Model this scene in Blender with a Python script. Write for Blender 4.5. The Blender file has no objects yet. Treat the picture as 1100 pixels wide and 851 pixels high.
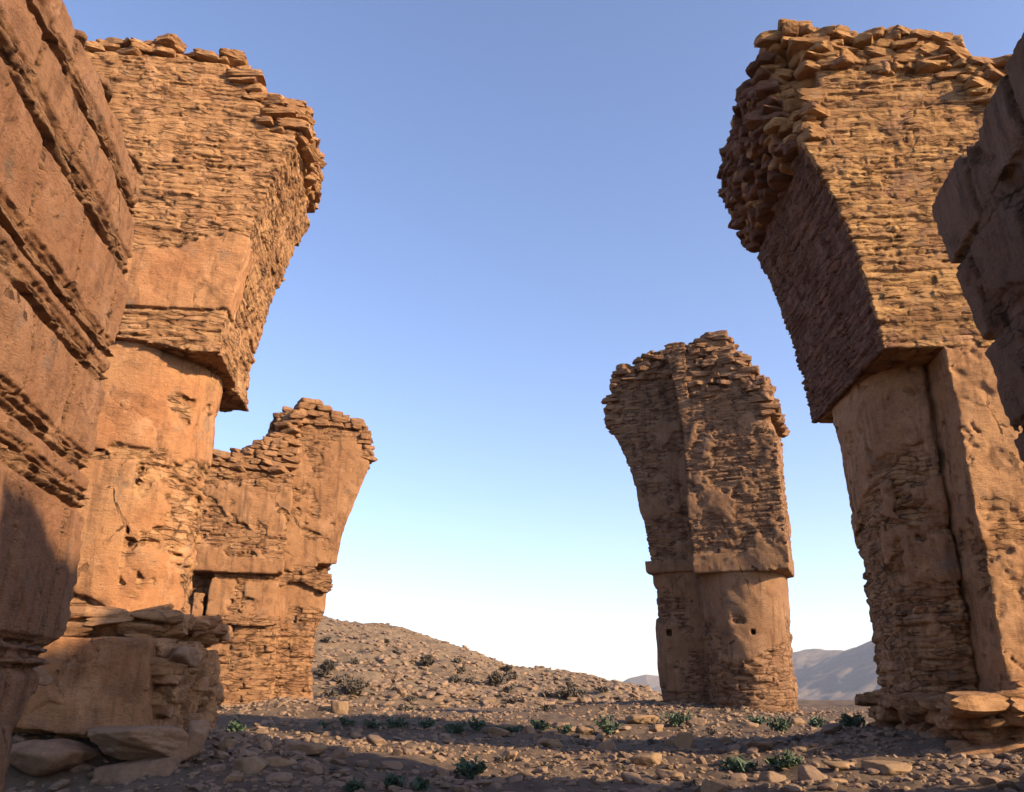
import bpy, bmesh, math, random, time
import numpy as np
import openvdb
from mathutils import Vector, Matrix

T0 = time.time()
F32 = np.float32
C = bpy.context.scene.collection
sc = bpy.context.scene
R = math.radians

# ------------------------------------------------------------------ camera
cam = bpy.data.cameras.new('camera')
cam_o = bpy.data.objects.new('camera', cam)
C.objects.link(cam_o)
cam_o.location = (0, 0, 1.0)
cam_o.rotation_euler = (R(90 + 19.9), 0, 0)
cam.sensor_width = 36
cam.lens = 870 / 1100 * 36
cam.clip_start = 0.05
cam.clip_end = 30000
sc.camera = cam_o

# ------------------------------------------------------------------ light
SUN_AZ = 62.0     # degrees from -Y (behind the camera) towards +X
SUN_EL = 22.0
sx, sy, sz = (math.sin(R(SUN_AZ)) * math.cos(R(SUN_EL)), -math.cos(R(SUN_AZ)) * math.cos(R(SUN_EL)), math.sin(R(SUN_EL)))
world = bpy.data.worlds.new('World')
sc.world = world
world.use_nodes = True
wn = world.node_tree.nodes
wl = world.node_tree.links
sky = wn.new('ShaderNodeTexSky')
sky.sky_type = 'NISHITA'
sky.sun_disc = False
sky.sun_elevation = R(SUN_EL)
sky.sun_rotation = math.atan2(sx, sy)
sky.altitude = 1200
sky.air_density = 1.0
sky.dust_density = 1.6
sky.ozone_density = 1.5
wn['Background'].inputs[1].default_value = 0.13
tint = wn.new('ShaderNodeMix')
tint.data_type = 'RGBA'; tint.blend_type = 'MULTIPLY'
tint.inputs[0].default_value = 1
tint.inputs[7].default_value = (.99, .945, 1.04, 1)
wl.new(sky.outputs[0], tint.inputs[6])
wl.new(tint.outputs[2], wn['Background'].inputs[0])
sun = bpy.data.lights.new('sun', 'SUN')
sun.energy = 5.0
sun.angle = R(1.0)
sun.color = (1.0, 0.745, 0.46)
sun_o = bpy.data.objects.new('sun', sun)
C.objects.link(sun_o)
sun_o.rotation_euler = Vector((sx, sy, sz)).to_track_quat('Z', 'Y').to_euler()
vs = sc.view_settings
vs.view_transform = 'Standard'
vs.look = 'None'
vs.exposure = 1.25
vs.gamma = 1
vs.use_curve_mapping = False
sc.cycles.max_bounces = 6

# ------------------------------------------------------------------ helpers: noise
_lat = {}
def noise(x, y, z, seed=0):
    """value noise in about [-1, 1]; x, y, z are already divided by the feature size"""
    if seed not in _lat:
        _lat[seed] = np.random.RandomState(seed + 11).uniform(-1, 1, 32 ** 3).astype(F32)
    L = _lat[seed]
    def sp(a):
        f = np.floor(a)
        t = (a - f).astype(F32)
        return f.astype(np.int32) & 31, t * t * (3 - 2 * t)
    ix, tx = sp(x); iy, ty = sp(y); iz, tz = sp(z)
    ix1 = (ix + 1) & 31; iy1 = (iy + 1) & 31; iz1 = (iz + 1) & 31
    ax = ix << 10; bx = ix1 << 10; ay = iy << 5; by = iy1 << 5
    def lz(b):
        a = L[b + iz]
        return a + (L[b + iz1] - a) * tz
    c00 = lz(ax + ay); c10 = lz(bx + ay); c01 = lz(ax + by); c11 = lz(bx + by)
    c0 = c00 + (c10 - c00) * tx
    c1 = c01 + (c11 - c01) * tx
    return c0 + (c1 - c0) * ty

def rot_noise(x, y, z, s, seed, sv=None):
    """noise of feature size s (vertical size sv) on a turned lattice"""
    sv = sv or s
    a = 0.6 + seed * 0.37
    ca, sa = math.cos(a), math.sin(a)
    k = 0.35 * s / sv if sv < s else 0.35
    if sv < s:
        return noise((ca * x - sa * y) / s + seed * 3.1, (sa * x + ca * y) / s + 1.7, z / sv + 0.12 * x / s + 5.3, seed)
    return noise((ca * x - sa * y + .4 * z) / s + seed * 3.1, (sa * x + ca * y - .3 * z) / s + 1.7, (z + .35 * x - .25 * y) / s + 5.3, seed)

def hash01(a, b, c, seed):
    h = (a.astype(np.int64) * 374761393 + b.astype(np.int64) * 668265263 + np.int64(c) * 2147483647 + seed * 974711)
    h = (h ^ (h >> 13)) * 1274126177
    h = (h ^ (h >> 16)) * 668265263
    h = h ^ (h >> 15)
    return ((h & 0xFFFFF).astype(F32)) / F32(0xFFFFF)

def sstep(a, lo, hi):
    t = np.clip((a - lo) / (hi - lo), 0, 1)
    return t * t * (3 - 2 * t)

# ------------------------------------------------------------------ helpers: solids
def mx(*a):
    r = a[0]
    for b in a[1:]:
        r = np.maximum(r, b)
    return r

def box(x, y, z, x0, x1, y0, y1, z0, z1):
    return mx(x0 - x, x - x1, y0 - y, y - y1, z0 - z, z - z1)

def roundcol(x, y, x0, x1, y0, y1, r, corners):
    """plan of an engaged column: a rectangle whose named corners are turned with radius r"""
    d = mx(x0 - x, x - x1, y0 - y, y - y1)
    for cx, cy in corners:
        px = x0 + r if cx < 0 else x1 - r
        py = y0 + r if cy < 0 else y1 - r
        ax = np.maximum((x - px) * cx, 0) + 0 * y
        ay = np.maximum((y - py) * cy, 0) + 0 * x
        q = np.sqrt(ax * ax + ay * ay) - r
        inside = ((x - px) * cx > 0) & ((y - py) * cy > 0)
        d = np.where(inside, q, d)
    return d

_jit = np.random.RandomState(4242).uniform(0, 1, (32 * 32 * 32, 4)).astype(F32)
def cells(qx, qy, qz, seed):
    """nearest and second nearest stone centre of a jittered lattice"""
    bx, by, bz = (np.floor(q).astype(np.int32) for q in (qx, qy, qz))
    f1 = np.full(len(qx), 9, F32); f2 = np.full(len(qx), 9, F32)
    cx = np.zeros(len(qx), F32); cy = cx.copy(); cz = cx.copy(); rid = cx.copy()
    for i in (-1, 0, 1):
        for j in (-1, 0, 1):
            for k in (-1, 0, 1):
                ix, iy, iz = bx + i, by + j, bz + k
                J = _jit[(((ix + seed * 5) & 31) << 10) + (((iy + seed * 3) & 31) << 5) + ((iz + seed) & 31)]
                px = ix + .1 + .8 * J[:, 0]; py = iy + .1 + .8 * J[:, 1]; pz = iz + .36 + .28 * J[:, 2]
                dd = np.sqrt(np.sqrt((px - qx) ** 4 + (py - qy) ** 4 + (pz - qz) ** 4)).astype(F32)
                c = dd < f1
                f2 = np.where(c, f1, np.minimum(f2, dd))
                f1 = np.where(c, dd, f1)
                cx = np.where(c, px, cx); cy = np.where(c, py, cy); cz = np.where(c, pz, cz); rid = np.where(c, J[:, 3], rid)
    return f1, f2, cx, cy, cz, rid

DEF = dict(keep=False, plgeo=True, stone=(.42, .42, .19), slit=.03, h=(.09, .17), l=(.28, .6), j=.03, tilt=.03, g=.045, gw=.022, e1=.05, e2=.025, f1=.012, f2=.006, strata=.02,
           pits=.0, crack=.0, plaster=None, pedge=.5, poff=.035, rubble=None, ramp=.16, warp=.05, seed=1, lean=0.0, pl_rough=1.0)

def style(st, x, y, z, d, axis_y, sdf):
    """moves the surface of a solid by stones, joints, plaster, cracks and wear; returns new distance, plaster share, tone"""
    p = dict(DEF); p.update(st)
    s = p['seed']
    n1 = rot_noise(x, y, z, 1.1, s)
    n2 = rot_noise(x, y, z, .37, s + 1)
    n3 = rot_noise(x, y, z, .13, s + 2)
    n4 = rot_noise(x, y, z, .05, s + 3)
    rng = np.random.RandomState(s * 7 + 3)
    zlo, zhi = z.min() - 1.5, z.max() + 1.5
    hs = rng.uniform(p['h'][0], p['h'][1], int((zhi - zlo) / p['h'][0]) + 4)
    b = (zlo + np.cumsum(hs)).astype(F32)
    u0 = np.where(axis_y, y, x)
    zw = z + p['warp'] * n1 + .55 * p['warp'] * n2 + .18 * p['warp'] * n3 + p['lean'] * u0
    i = np.clip(np.searchsorted(b, zw), 1, len(b) - 1)
    b0, b1 = b[i - 1], b[i]
    L = rng.uniform(p['l'][0], p['l'][1], len(b)).astype(F32)
    O = rng.uniform(0, 50, len(b)).astype(F32)
    Li = L[i]
    uw = u0 + .06 * n2 + .03 * n3 + .25 * (zw - b0) * n1
    q = (uw + O[i]) / Li
    q = q + .28 * np.sin(q * 2.1 + i)                      # uneven lengths along a course
    cell = np.floor(q)
    fu = (q - cell).astype(F32)
    ca = cell.astype(np.int64)
    ax = axis_y.astype(np.int64) * 977
    r1 = hash01(i, ca + ax, 1, s); r2 = hash01(i, ca + ax, 2, s); r3 = hash01(i, ca + ax, 3, s)
    du = np.minimum(fu, 1 - fu) * Li
    dz = np.minimum(zw - b0, b1 - zw)
    k = .06
    dj = np.minimum(du * 1.5, dz)
    gw = p['gw'] * (1 + .7 * n3)
    joint = 1 - np.clip(dj / np.maximum(gw, .004), 0, 1) ** 1.5
    rnd = np.clip(1 - dj / k, 0, 1) ** 2
    ds = (r1 - .5) * 2 * p['j'] + (r2 - .5) * 2 * p['tilt'] * ((zw - b0) / (b1 - b0) - .5) + (r3 - .5) * 2 * p['tilt'] * (fu - .5)
    ds = ds - p['g'] * joint * np.clip(.6 + 1.1 * n2 + .5 * n3, .0, 1.5) - .25 * p['g'] * rnd
    ds = ds - .05 * np.clip(hash01(i, ca + ax, 5, s) - .9, 0, 1) * 10 * (p['j'] / .03)     # a few stones have fallen out
    st1 = rot_noise(x, y, zw, .5, s + 4, .055) * p['strata'] + rot_noise(x, y, zw, .22, s + 5, .028) * p['strata'] * .5
    sl = rot_noise(x, y, zw, .55, s + 12, .07) + .25 * n3
    ds = ds - p['slit'] * (1 - sstep(np.abs(sl), .0, .11)) * sstep(n2 + .5 * n1, -.35, .25)      # short open bedding joints
    fl = rot_noise(x, y, zw, .4, s + 13, .1)
    ds = ds - p['slit'] * .7 * sstep(fl + .3 * n3, .42, .5)                                        # flaked off scales
    ds = ds + st1 + p['f1'] * n3 * 1.6 + p['f2'] * n4 * 1.4
    if p['plaster'] is not None:
        pm = p['plaster'](x, y, z) + .55 * n1 + .28 * n2 + .12 * n3
        m = sstep(pm, p['pedge'] - .035, p['pedge'] + .035)
        m2 = sstep(pm, p['pedge'] - .2, p['pedge'])
        ds = ds + p['poff'] * .35 * m2 * (1 - m)
        pr = p['pl_rough']
        dp = p['poff'] + pr * (.006 * n3 + .008 * n4 + .005 * n2)
    else:
        m = np.zeros_like(d); dp = ds
    disp = ds + (dp - ds) * m if p['plgeo'] else ds
    if p['pits'] > 0:
        pn = rot_noise(x, y, z, .085, s + 6) + .4 * n4
        disp = disp - p['pits'] * sstep(pn, .55, .95)
        pn = rot_noise(x, y, z, .2, s + 9) + .3 * n3
        disp = disp - p['pits'] * 1.3 * sstep(pn, .62, .95)
    if p['crack'] > 0:
        cn = rot_noise(x, y, z, 1.5, s + 7) + .35 * n2 + .12 * n3
        disp = disp - p['crack'] * (1 - sstep(np.abs(cn), .0, .03)) * sstep(rot_noise(x, y, z, 2.3, s + 8), -.1, .3)
    disp = disp + p['e1'] * n1 + p['e2'] * n2
    dn = d - disp
    lo_ = np.zeros_like(d)
    if p['rubble'] is not None:
        rz = p['rubble'](x, y, z)
        w = np.nonzero(rz > .01)[0]
        if len(w):
            # stone by stone: a stone stands where its centre lies inside the solid
            S = np.array(p['stone'], F32)
            qx = x[w] / S[0] + .12 * n2[w]; qy = y[w] / S[1] + .12 * n2[w] + .2 * n1[w]; qz = z[w] / S[2] + .2 * n1[w] + .08 * n2[w]
            f1_, f2_, fx, fy, fz, rid = cells(qx, qy, qz, s)
            dc = sdf((fx * S[0]).astype(F32), (fy * S[1]).astype(F32), (fz * S[2]).astype(F32))
            ex = dc < (rid - .5) * 2 * p['ramp']
            face = (f2_ - f1_) * .5 * (S[0] * S[2]) ** .5
            wob = p['f1'] * n3[w] * 1.2 + p['f2'] * n4[w] * 2
            edge = np.clip(1 - face / .03, 0, 1) ** 2
            db = np.where(ex, -(face + .012), face - .012) - wob + .02 * edge
            core = d[w] + .08 - .08 * n2[w] - .05 * n1[w]                 # mortar and fill behind the outer stones
            db = np.minimum(np.maximum(db, d[w] - .9 * p['ramp'] + .03 * n2[w]), core)
            t = np.clip(rz[w], 0, 1)
            lo_[w] = t
            db = db + .05
            dn[w] = dn[w] * (1 - t) + db * t
            if not p['keep']:
                m[w] = m[w] * (1 - t)
            r3[w] = np.where(t > .5, rid, r3[w])
    return dn, m, r3, lo_

def solid(name, parent, lo, hi, vox, sdf, st, mat, band=.26, rad_axis=None):
    """a worn solid: distance field on a grid, worn by style(), meshed as one object"""
    lo = np.array(lo, F32) - band; hi = np.array(hi, F32) + band
    n = np.ceil((hi - lo) / vox).astype(int) + 1
    X = (lo[0] + vox * np.arange(n[0], dtype=F32))[:, None, None]
    Y = (lo[1] + vox * np.arange(n[1], dtype=F32))[None, :, None]
    Z = (lo[2] + vox * np.arange(n[2], dtype=F32))[None, None, :]
    d = (sdf(X, Y, Z) + np.zeros(n, F32)).astype(F32)
    bw = st.get('band', .2)
    idx = np.nonzero(np.abs(d.ravel()) < bw)[0]
    ii, rem = np.divmod(idx, n[1] * n[2])
    jj, kk = np.divmod(rem, n[2])
    x = X.ravel()[ii]; y = Y.ravel()[jj]; z = Z.ravel()[kk]
    dd = d.ravel()[idx]
    e = F32(.06)
    gx = np.abs(sdf(x + e, y, z) - sdf(x - e, y, z)); gy = np.abs(sdf(x, y + e, z) - sdf(x, y - e, z))
    nd, pm, tone, loose = style(st, x, y, z, dd, gx > gy, sdf)
    flat = d.reshape(-1)
    flat[:] = np.clip(flat, -bw, bw)
    flat[idx] = np.clip(nd, -bw, bw)
    d = flat.reshape(n)
    if loose.max() > 0:                                         # take thin spikes off the loose stones
        bl = d.copy()
        for a in range(3):
            bl = .5 * bl + .25 * (np.roll(bl, 1, a) + np.roll(bl, -1, a))
        b2 = bl.copy()
        for _ in range(3):
            for a in range(3):
                b2 = .5 * b2 + .25 * (np.roll(b2, 1, a) + np.roll(b2, -1, a))
        dv = d.reshape(-1)
        outer = loose * sstep(dd, .02, .07)
        k1 = .35 * loose * (1 - outer)
        dv[idx] = dv[idx] * (1 - k1 - outer) + (bl.reshape(-1)[idx] + .004) * k1 + (b2.reshape(-1)[idx] + .012) * outer
        del b2
        del bl
    for a in range(3):                                          # closed at the grid's rim
        sl = [slice(None)] * 3
        sl[a] = 0; d[tuple(sl)] = bw
        sl[a] = -1; d[tuple(sl)] = bw
    g = openvdb.FloatGrid(background=float(bw))
    g.copyFromArray(np.ascontiguousarray(d), tolerance=1e-5)
    pts, quads = g.convertToQuads(isovalue=0.0)
    pts = np.asarray(pts, F32); quads = np.asarray(quads, np.int32)[:, ::-1]
    # keep only the large pieces: no specks floating in the air
    lab = np.arange(len(pts))
    ed = np.concatenate([quads[:, [0, 1]], quads[:, [1, 2]], quads[:, [2, 3]]])
    for _ in range(200):
        mn = np.minimum(lab[ed[:, 0]], lab[ed[:, 1]])
        old = lab.copy()
        np.minimum.at(lab, ed[:, 0], mn); np.minimum.at(lab, ed[:, 1], mn)
        lab = lab[lab]
        lab = lab[lab]
        if (lab == old).all():
            break
    cnt = np.bincount(lab, minlength=len(pts))
    keepv = cnt[lab] == cnt.max()
    quads = quads[keepv[quads[:, 0]]]
    used = np.zeros(len(pts), bool); used[quads.ravel()] = True
    remap = np.cumsum(used) - 1
    pts = pts[used]; quads = remap[quads].astype(np.int32)
    ip = np.clip(np.rint(pts).astype(int), 0, n - 1)
    av = np.zeros(n, F32).reshape(-1); av[idx] = pm
    at = np.full(n, .5, F32).reshape(-1); at[idx] = tone
    al = np.zeros(n, F32).reshape(-1); al[idx] = loose
    fi = ip[:, 0] * (n[1] * n[2]) + ip[:, 1] * n[2] + ip[:, 2]
    co = lo[None, :] + pts * vox
    me = mesh_from(name, co, quads, mat)
    for nm, arr in (('plaster', av[fi]), ('tone', at[fi]), ('loose', al[fi])):
        a = me.attributes.new(nm, 'FLOAT', 'POINT')
        a.data.foreach_set('value', arr.astype(F32))
    o = bpy.data.objects.new(name, me)
    C.objects.link(o)
    if parent:
        o.parent = parent
    print('solid %-16s grid %s band %d quads %d  %.1fs' % (name, list(n), len(idx), len(quads), time.time() - T0))
    return o

def mesh_from(name, co, faces, mat, smooth=True):
    me = bpy.data.meshes.new(name)
    k = faces.shape[1]
    me.vertices.add(len(co)); me.vertices.foreach_set('co', np.ascontiguousarray(co, F32).ravel())
    me.loops.add(faces.size); me.loops.foreach_set('vertex_index', np.ascontiguousarray(faces, np.int32).ravel())
    me.polygons.add(len(faces)); me.polygons.foreach_set('loop_start', np.arange(0, faces.size, k, dtype=np.int32))
    me.polygons.foreach_set('use_smooth', np.full(len(faces), smooth))
    me.update(calc_edges=True)
    me.materials.append(mat)
    return me

def thing(name, label, cat, loc=(0, 0, 0), rotz=0, group=None):
    o = bpy.data.objects.new(name, None)
    C.objects.link(o)
    o.location = loc; o.rotation_euler = (0, 0, R(rotz))
    o.empty_display_size = .3
    o['label'] = label; o['category'] = cat
    if group:
        o['group'] = group
    return o

def tag(o, label, cat, group=None):
    o['label'] = label; o['category'] = cat
    if group:
        o['group'] = group
    return o

def struct(o, kind='structure'):
    o['kind'] = kind
    return o

# ------------------------------------------------------------------ materials
def node(nt, typ, **kw):
    n = nt.nodes.new(typ)
    for k, v in kw.items():
        if k.startswith('i_'):
            key = k[2:]
            n.inputs[int(key) if key.isdigit() else key].default_value = v
        else:
            setattr(n, k, v)
    return n

def mixc(nt, fac, a, b, blend='MIX'):
    m = nt.nodes.new('ShaderNodeMix'); m.data_type = 'RGBA'; m.blend_type = blend
    for sock, v in ((m.inputs[0], fac), (m.inputs[6], a), (m.inputs[7], b)):
        if isinstance(v, (int, float)):
            sock.default_value = v
        elif isinstance(v, tuple):
            sock.default_value = v + (1,) if len(v) == 3 else v
        else:
            nt.links.new(v, sock)
    return m.outputs[2]

def ramp(nt, src, stops):
    r = nt.nodes.new('ShaderNodeValToRGB')
    cr = r.color_ramp
    while len(cr.elements) < len(stops):
        cr.elements.new(.5)
    for e, (p, c) in zip(cr.elements, stops):
        e.position = p
        e.color = (c, c, c, 1) if isinstance(c, (int, float)) else tuple(c) + (1,)
    nt.links.new(src, r.inputs[0])
    return r.outputs[0]

def tex_noise(nt, vec, scale, detail=4, rough=.55):
    n = node(nt, 'ShaderNodeTexNoise')
    n.inputs['Scale'].default_value = scale; n.inputs['Detail'].default_value = detail; n.inputs['Roughness'].default_value = rough
    nt.links.new(vec, n.inputs['Vector'])
    return n.outputs['Fac']

def mapping(nt, vec, scale):
    m = node(nt, 'ShaderNodeMapping')
    m.inputs['Scale'].default_value = scale
    nt.links.new(vec, m.inputs['Vector'])
    return m.outputs[0]

def voro(nt, vec, feature, rnd=.9):
    n = node(nt, 'ShaderNodeTexVoronoi', feature=feature)
    n.inputs['Scale'].default_value = 1; n.inputs['Randomness'].default_value = rnd
    nt.links.new(vec, n.inputs['Vector'])
    return n

def math2(nt, op, a, b_):
    m = node(nt, 'ShaderNodeMath', operation=op)
    for k, v in enumerate((a, b_)):
        if isinstance(v, (int, float)):
            m.inputs[k].default_value = v
        else:
            nt.links.new(v, m.inputs[k])
    return m.outputs[0]

def masonry_mat(name, stone_a, stone_b, pl_a, pl_b, stain=(.16, .09, .055), bump=.9, bdist=.05, pl_joint=.0, cracks=1.0, size=(2.3, 2.3, 12)):
    m = bpy.data.materials.new(name); m.use_nodes = True
    nt = m.node_tree; b = nt.nodes['Principled BSDF']
    tc = node(nt, 'ShaderNodeTexCoord').outputs['Object']
    big = tex_noise(nt, tc, .55, 5)
    med = tex_noise(nt, tc, 3.2, 7, .62)
    fine = tex_noise(nt, tc, 24, 8, .7)
    # wavering beds
    wv = node(nt, 'ShaderNodeTexNoise'); wv.inputs['Scale'].default_value = 1.6; wv.inputs['Detail'].default_value = 4
    nt.links.new(tc, wv.inputs['Vector'])
    wa = node(nt, 'ShaderNodeVectorMath', operation='MULTIPLY_ADD')
    nt.links.new(wv.outputs['Color'], wa.inputs[0]); wa.inputs[1].default_value = (.5, .5, .22); nt.links.new(tc, wa.inputs[2])
    bed = mapping(nt, wa.outputs[0], size)
    edge = voro(nt, bed, 'DISTANCE_TO_EDGE').outputs['Distance']
    edge = math2(nt, 'ADD', edge, math2(nt, 'MULTIPLY', math2(nt, 'SUBTRACT', fine, .5), .26))
    cell = voro(nt, bed, 'F1').outputs['Color']
    sep = node(nt, 'ShaderNodeSeparateColor'); nt.links.new(cell, sep.inputs[0])
    joint = ramp(nt, edge, [(.0, 1), (.055, .75), (.10, 0)])
    tone = node(nt, 'ShaderNodeAttribute', attribute_name='tone').outputs['Fac']
    pl = node(nt, 'ShaderNodeAttribute', attribute_name='plaster').outputs['Fac']
    st = mixc(nt, ramp(nt, sep.outputs[0], [(.1, 0), (.9, 1)]), stone_a, stone_b)
    st = mixc(nt, ramp(nt, tone, [(.3, 0), (1, .45)]), st, pl_b)
    p = mixc(nt, ramp(nt, big, [(.36, 0), (.64, 1)]), pl_a, pl_b)
    if pl_joint:
        p = mixc(nt, ramp(nt, sep.outputs[1], [(.2, 0), (.9, 1)]), pl_a, pl_b)
    col = mixc(nt, pl, st, p)
    jm = math2(nt, 'MULTIPLY', joint, math2(nt, 'SUBTRACT', 1.0, math2(nt, 'MULTIPLY', pl, 1 - pl_joint)))
    jm = math2(nt, 'MULTIPLY', jm, ramp(nt, med, [(.40, .0), (.56, 1)]))              # mortar still full in places
    jm = math2(nt, 'MULTIPLY', jm, ramp(nt, fine, [(.34, .1), (.5, 1)]))
    loose = node(nt, 'ShaderNodeAttribute', attribute_name='loose').outputs['Fac']
    jm = math2(nt, 'MULTIPLY', jm, math2(nt, 'MAXIMUM', 0.0, math2(nt, 'SUBTRACT', 1.0, math2(nt, 'MULTIPLY', loose, .5))))
    col = mixc(nt, ramp(nt, med, [(.5, 0), (.68, .55)]), col, stain)
    pale = tex_noise(nt, mapping(nt, tc, (1.1, 1.1, .8)), 1.7, 8, .66)
    col = mixc(nt, ramp(nt, pale, [(.54, 0), (.64, .5)]), col, tuple(min(1, c * k) for c, k in zip(pl_b, (1.3, 1.35, 1.5))))
    strk = tex_noise(nt, mapping(nt, tc, (3.2, 3.2, .35)), 1.6, 7, .65)
    col = mixc(nt, ramp(nt, strk, [(.53, 0), (.66, .55)]), col, tuple(c * .8 for c in stain))
    lich = tex_noise(nt, tc, 2.3, 9, .72)
    col = mixc(nt, ramp(nt, lich, [(.57, 0), (.66, .5)]), col, (stain[0] * 1.25, stain[0] * 1.02, stain[0] * .82))
    col = mixc(nt, math2(nt, 'MULTIPLY', jm, .85), col, tuple(c * .45 for c in stain))
    spk = tex_noise(nt, mapping(nt, tc, (1, 1, 1.8)), 17, 10, .8)
    col = mixc(nt, ramp(nt, spk, [(.36, .8), (.43, 0)]), col, tuple(c * .4 for c in stain))
    col = mixc(nt, ramp(nt, spk, [(.57, 0), (.68, .55)]), col, tuple(min(1, c * 1.5) for c in pl_b))
    # cracks of the plaster
    crk = voro(nt, mapping(nt, wa.outputs[0], (.9, .9, .8)), 'DISTANCE_TO_EDGE').outputs['Distance']
    crk = math2(nt, 'ADD', crk, math2(nt, 'MULTIPLY', math2(nt, 'SUBTRACT', med, .5), .3))
    cm = math2(nt, 'MULTIPLY', ramp(nt, crk, [(.0, 1), (.005, .7), (.010, 0)]), math2(nt, 'MULTIPLY', math2(nt, 'MULTIPLY', pl, cracks), ramp(nt, big, [(.5, 0), (.6, 1)])))
    col = mixc(nt, math2(nt, 'MULTIPLY', cm, .85), col, tuple(c * .4 for c in stain))
    nt.links.new(col, b.inputs['Base Color'])
    b.inputs['Roughness'].default_value = .95
    b.inputs['Specular IOR Level'].default_value = .12
    f2 = tex_noise(nt, mapping(nt, tc, (1, 1, 2.4)), 10, 11, .78)
    h = math2(nt, 'ADD', f2, math2(nt, 'MULTIPLY', tex_noise(nt, tc, 55, 6, .75), .7))
    h = math2(nt, 'SUBTRACT', h, math2(nt, 'MULTIPLY', jm, .9))
    h = math2(nt, 'SUBTRACT', h, math2(nt, 'MULTIPLY', cm, .8))
    h = math2(nt, 'ADD', h, math2(nt, 'MULTIPLY', math2(nt, 'MULTIPLY', sep.outputs[2], math2(nt, 'SUBTRACT', 1.0, pl)), .5))
    bp = node(nt, 'ShaderNodeBump'); bp.inputs['Strength'].default_value = bump; bp.inputs['Distance'].default_value = bdist
    nt.links.new(h, bp.inputs['Height']); nt.links.new(bp.outputs[0], b.inputs['Normal'])
    return m

K = .8
def kk(*c):
    return (c[0] * K * 1.02, c[1] * K * .965, c[2] * K * .97)
M_NEAR = masonry_mat('ochre_masonry', kk(.37, .205, .10), kk(.53, .32, .155), kk(.46, .225, .105), kk(.56, .325, .16), kk(.19, .10, .058))
M_RIGHT = masonry_mat('yellow_ochre_masonry', kk(.32, .175, .085), kk(.52, .315, .15), kk(.42, .24, .12), kk(.52, .31, .155), kk(.17, .088, .05))
M_VAULT = masonry_mat('yellow_front_shaded_red_brick', kk(.38, .215, .09), kk(.60, .37, .155), kk(.15, .082, .055), kk(.25, .14, .09), kk(.19, .095, .05), pl_joint=1.0)  # second colour pair: red brick with the underside's shade mixed in
M_FAR = masonry_mat('weathered_masonry', kk(.34, .19, .095), kk(.54, .32, .16), kk(.44, .245, .12), kk(.54, .32, .165), kk(.18, .10, .058), bdist=.09, size=(1.9, 1.9, 8))
M_LEFT = masonry_mat('deep_ochre_masonry', kk(.30, .165, .085), kk(.45, .265, .135), kk(.37, .20, .10), kk(.46, .27, .14), kk(.15, .082, .05), bdist=.09, size=(1.9, 1.9, 8))
M_BROWN = masonry_mat('brown_masonry', kk(.26, .15, .085), kk(.40, .245, .135), kk(.32, .19, .105), kk(.40, .25, .14), kk(.16, .09, .058), bdist=.09, size=(1.9, 1.9, 9))
M_WALL = masonry_mat('red_ochre_masonry', kk(.36, .205, .11), kk(.50, .30, .165), kk(.43, .225, .12), kk(.51, .295, .165), kk(.19, .10, .065), bump=1.0, bdist=.08)
M_DARK = masonry_mat('grey_brown_masonry', kk(.30, .185, .11), kk(.42, .27, .165), kk(.33, .20, .12), kk(.43, .275, .17), kk(.13, .08, .055), size=(2.0, 2.0, 6), bump=1.0, bdist=.12, cracks=.0)

def rock_mat(name, a, b_, c):
    m = bpy.data.materials.new(name); m.use_nodes = True
    nt = m.node_tree; b = nt.nodes['Principled BSDF']
    tc = node(nt, 'ShaderNodeTexCoord').outputs['Object']
    rnd = node(nt, 'ShaderNodeObjectInfo').outputs['Random']
    at = node(nt, 'ShaderNodeAttribute', attribute_name='tone').outputs['Fac']
    col = mixc(nt, ramp(nt, tex_noise(nt, tc, 5, 6, .6), [(.35, 0), (.65, 1)]), a, b_)
    col = mixc(nt, ramp(nt, at, [(0, 0), (1, .8)]), col, c)
    col = mixc(nt, ramp(nt, tex_noise(nt, tc, 30, 6, .7), [(.3, .5), (.5, 0)]), col, tuple(v * .5 for v in a))
    nt.links.new(col, b.inputs['Base Color'])
    b.inputs['Roughness'].default_value = .95
    b.inputs['Specular IOR Level'].default_value = .15
    bp = node(nt, 'ShaderNodeBump'); bp.inputs['Strength'].default_value = .5; bp.inputs['Distance'].default_value = .015
    nt.links.new(tex_noise(nt, mapping(nt, tc, (1, 1, 2)), 22, 8, .7), bp.inputs['Height']); nt.links.new(bp.outputs[0], b.inputs['Normal'])
    return m

M_ROCK = rock_mat('tan_rock', (.17, .115, .07), (.25, .165, .10), (.28, .18, .105))
M_SLAB = rock_mat('brown_rock', (.15, .09, .055), (.25, .155, .095), (.27, .165, .10))
M_RUBBLE = rock_mat('rubble_rock', (.13, .09, .063), (.20, .138, .097), (.25, .17, .115))

def ground_mat(name, a, b_, c, sc1):
    m = bpy.data.materials.new(name); m.use_nodes = True
    nt = m.node_tree; b = nt.nodes['Principled BSDF']
    tc = node(nt, 'ShaderNodeTexCoord').outputs['Object']
    col = mixc(nt, ramp(nt, tex_noise(nt, tc, .25 * sc1, 8, .65), [(.38, 0), (.62, 1)]), a, b_)
    col = mixc(nt, ramp(nt, tex_noise(nt, tc, 2.6 * sc1, 8, .7), [(.45, 0), (.7, .8)]), col, c)
    col = mixc(nt, ramp(nt, tex_noise(nt, tc, 17 * sc1, 6, .75), [(.3, .6), (.5, 0)]), col, tuple(v * .45 for v in a))
    nt.links.new(col, b.inputs['Base Color'])
    b.inputs['Roughness'].default_value = 1
    b.inputs['Specular IOR Level'].default_value = .1
    bp = node(nt, 'ShaderNodeBump'); bp.inputs['Strength'].default_value = .8; bp.inputs['Distance'].default_value = .05 / sc1
    nt.links.new(tex_noise(nt, tc, 9 * sc1, 10, .75), bp.inputs['Height']); nt.links.new(bp.outputs[0], b.inputs['Normal'])
    return m

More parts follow.
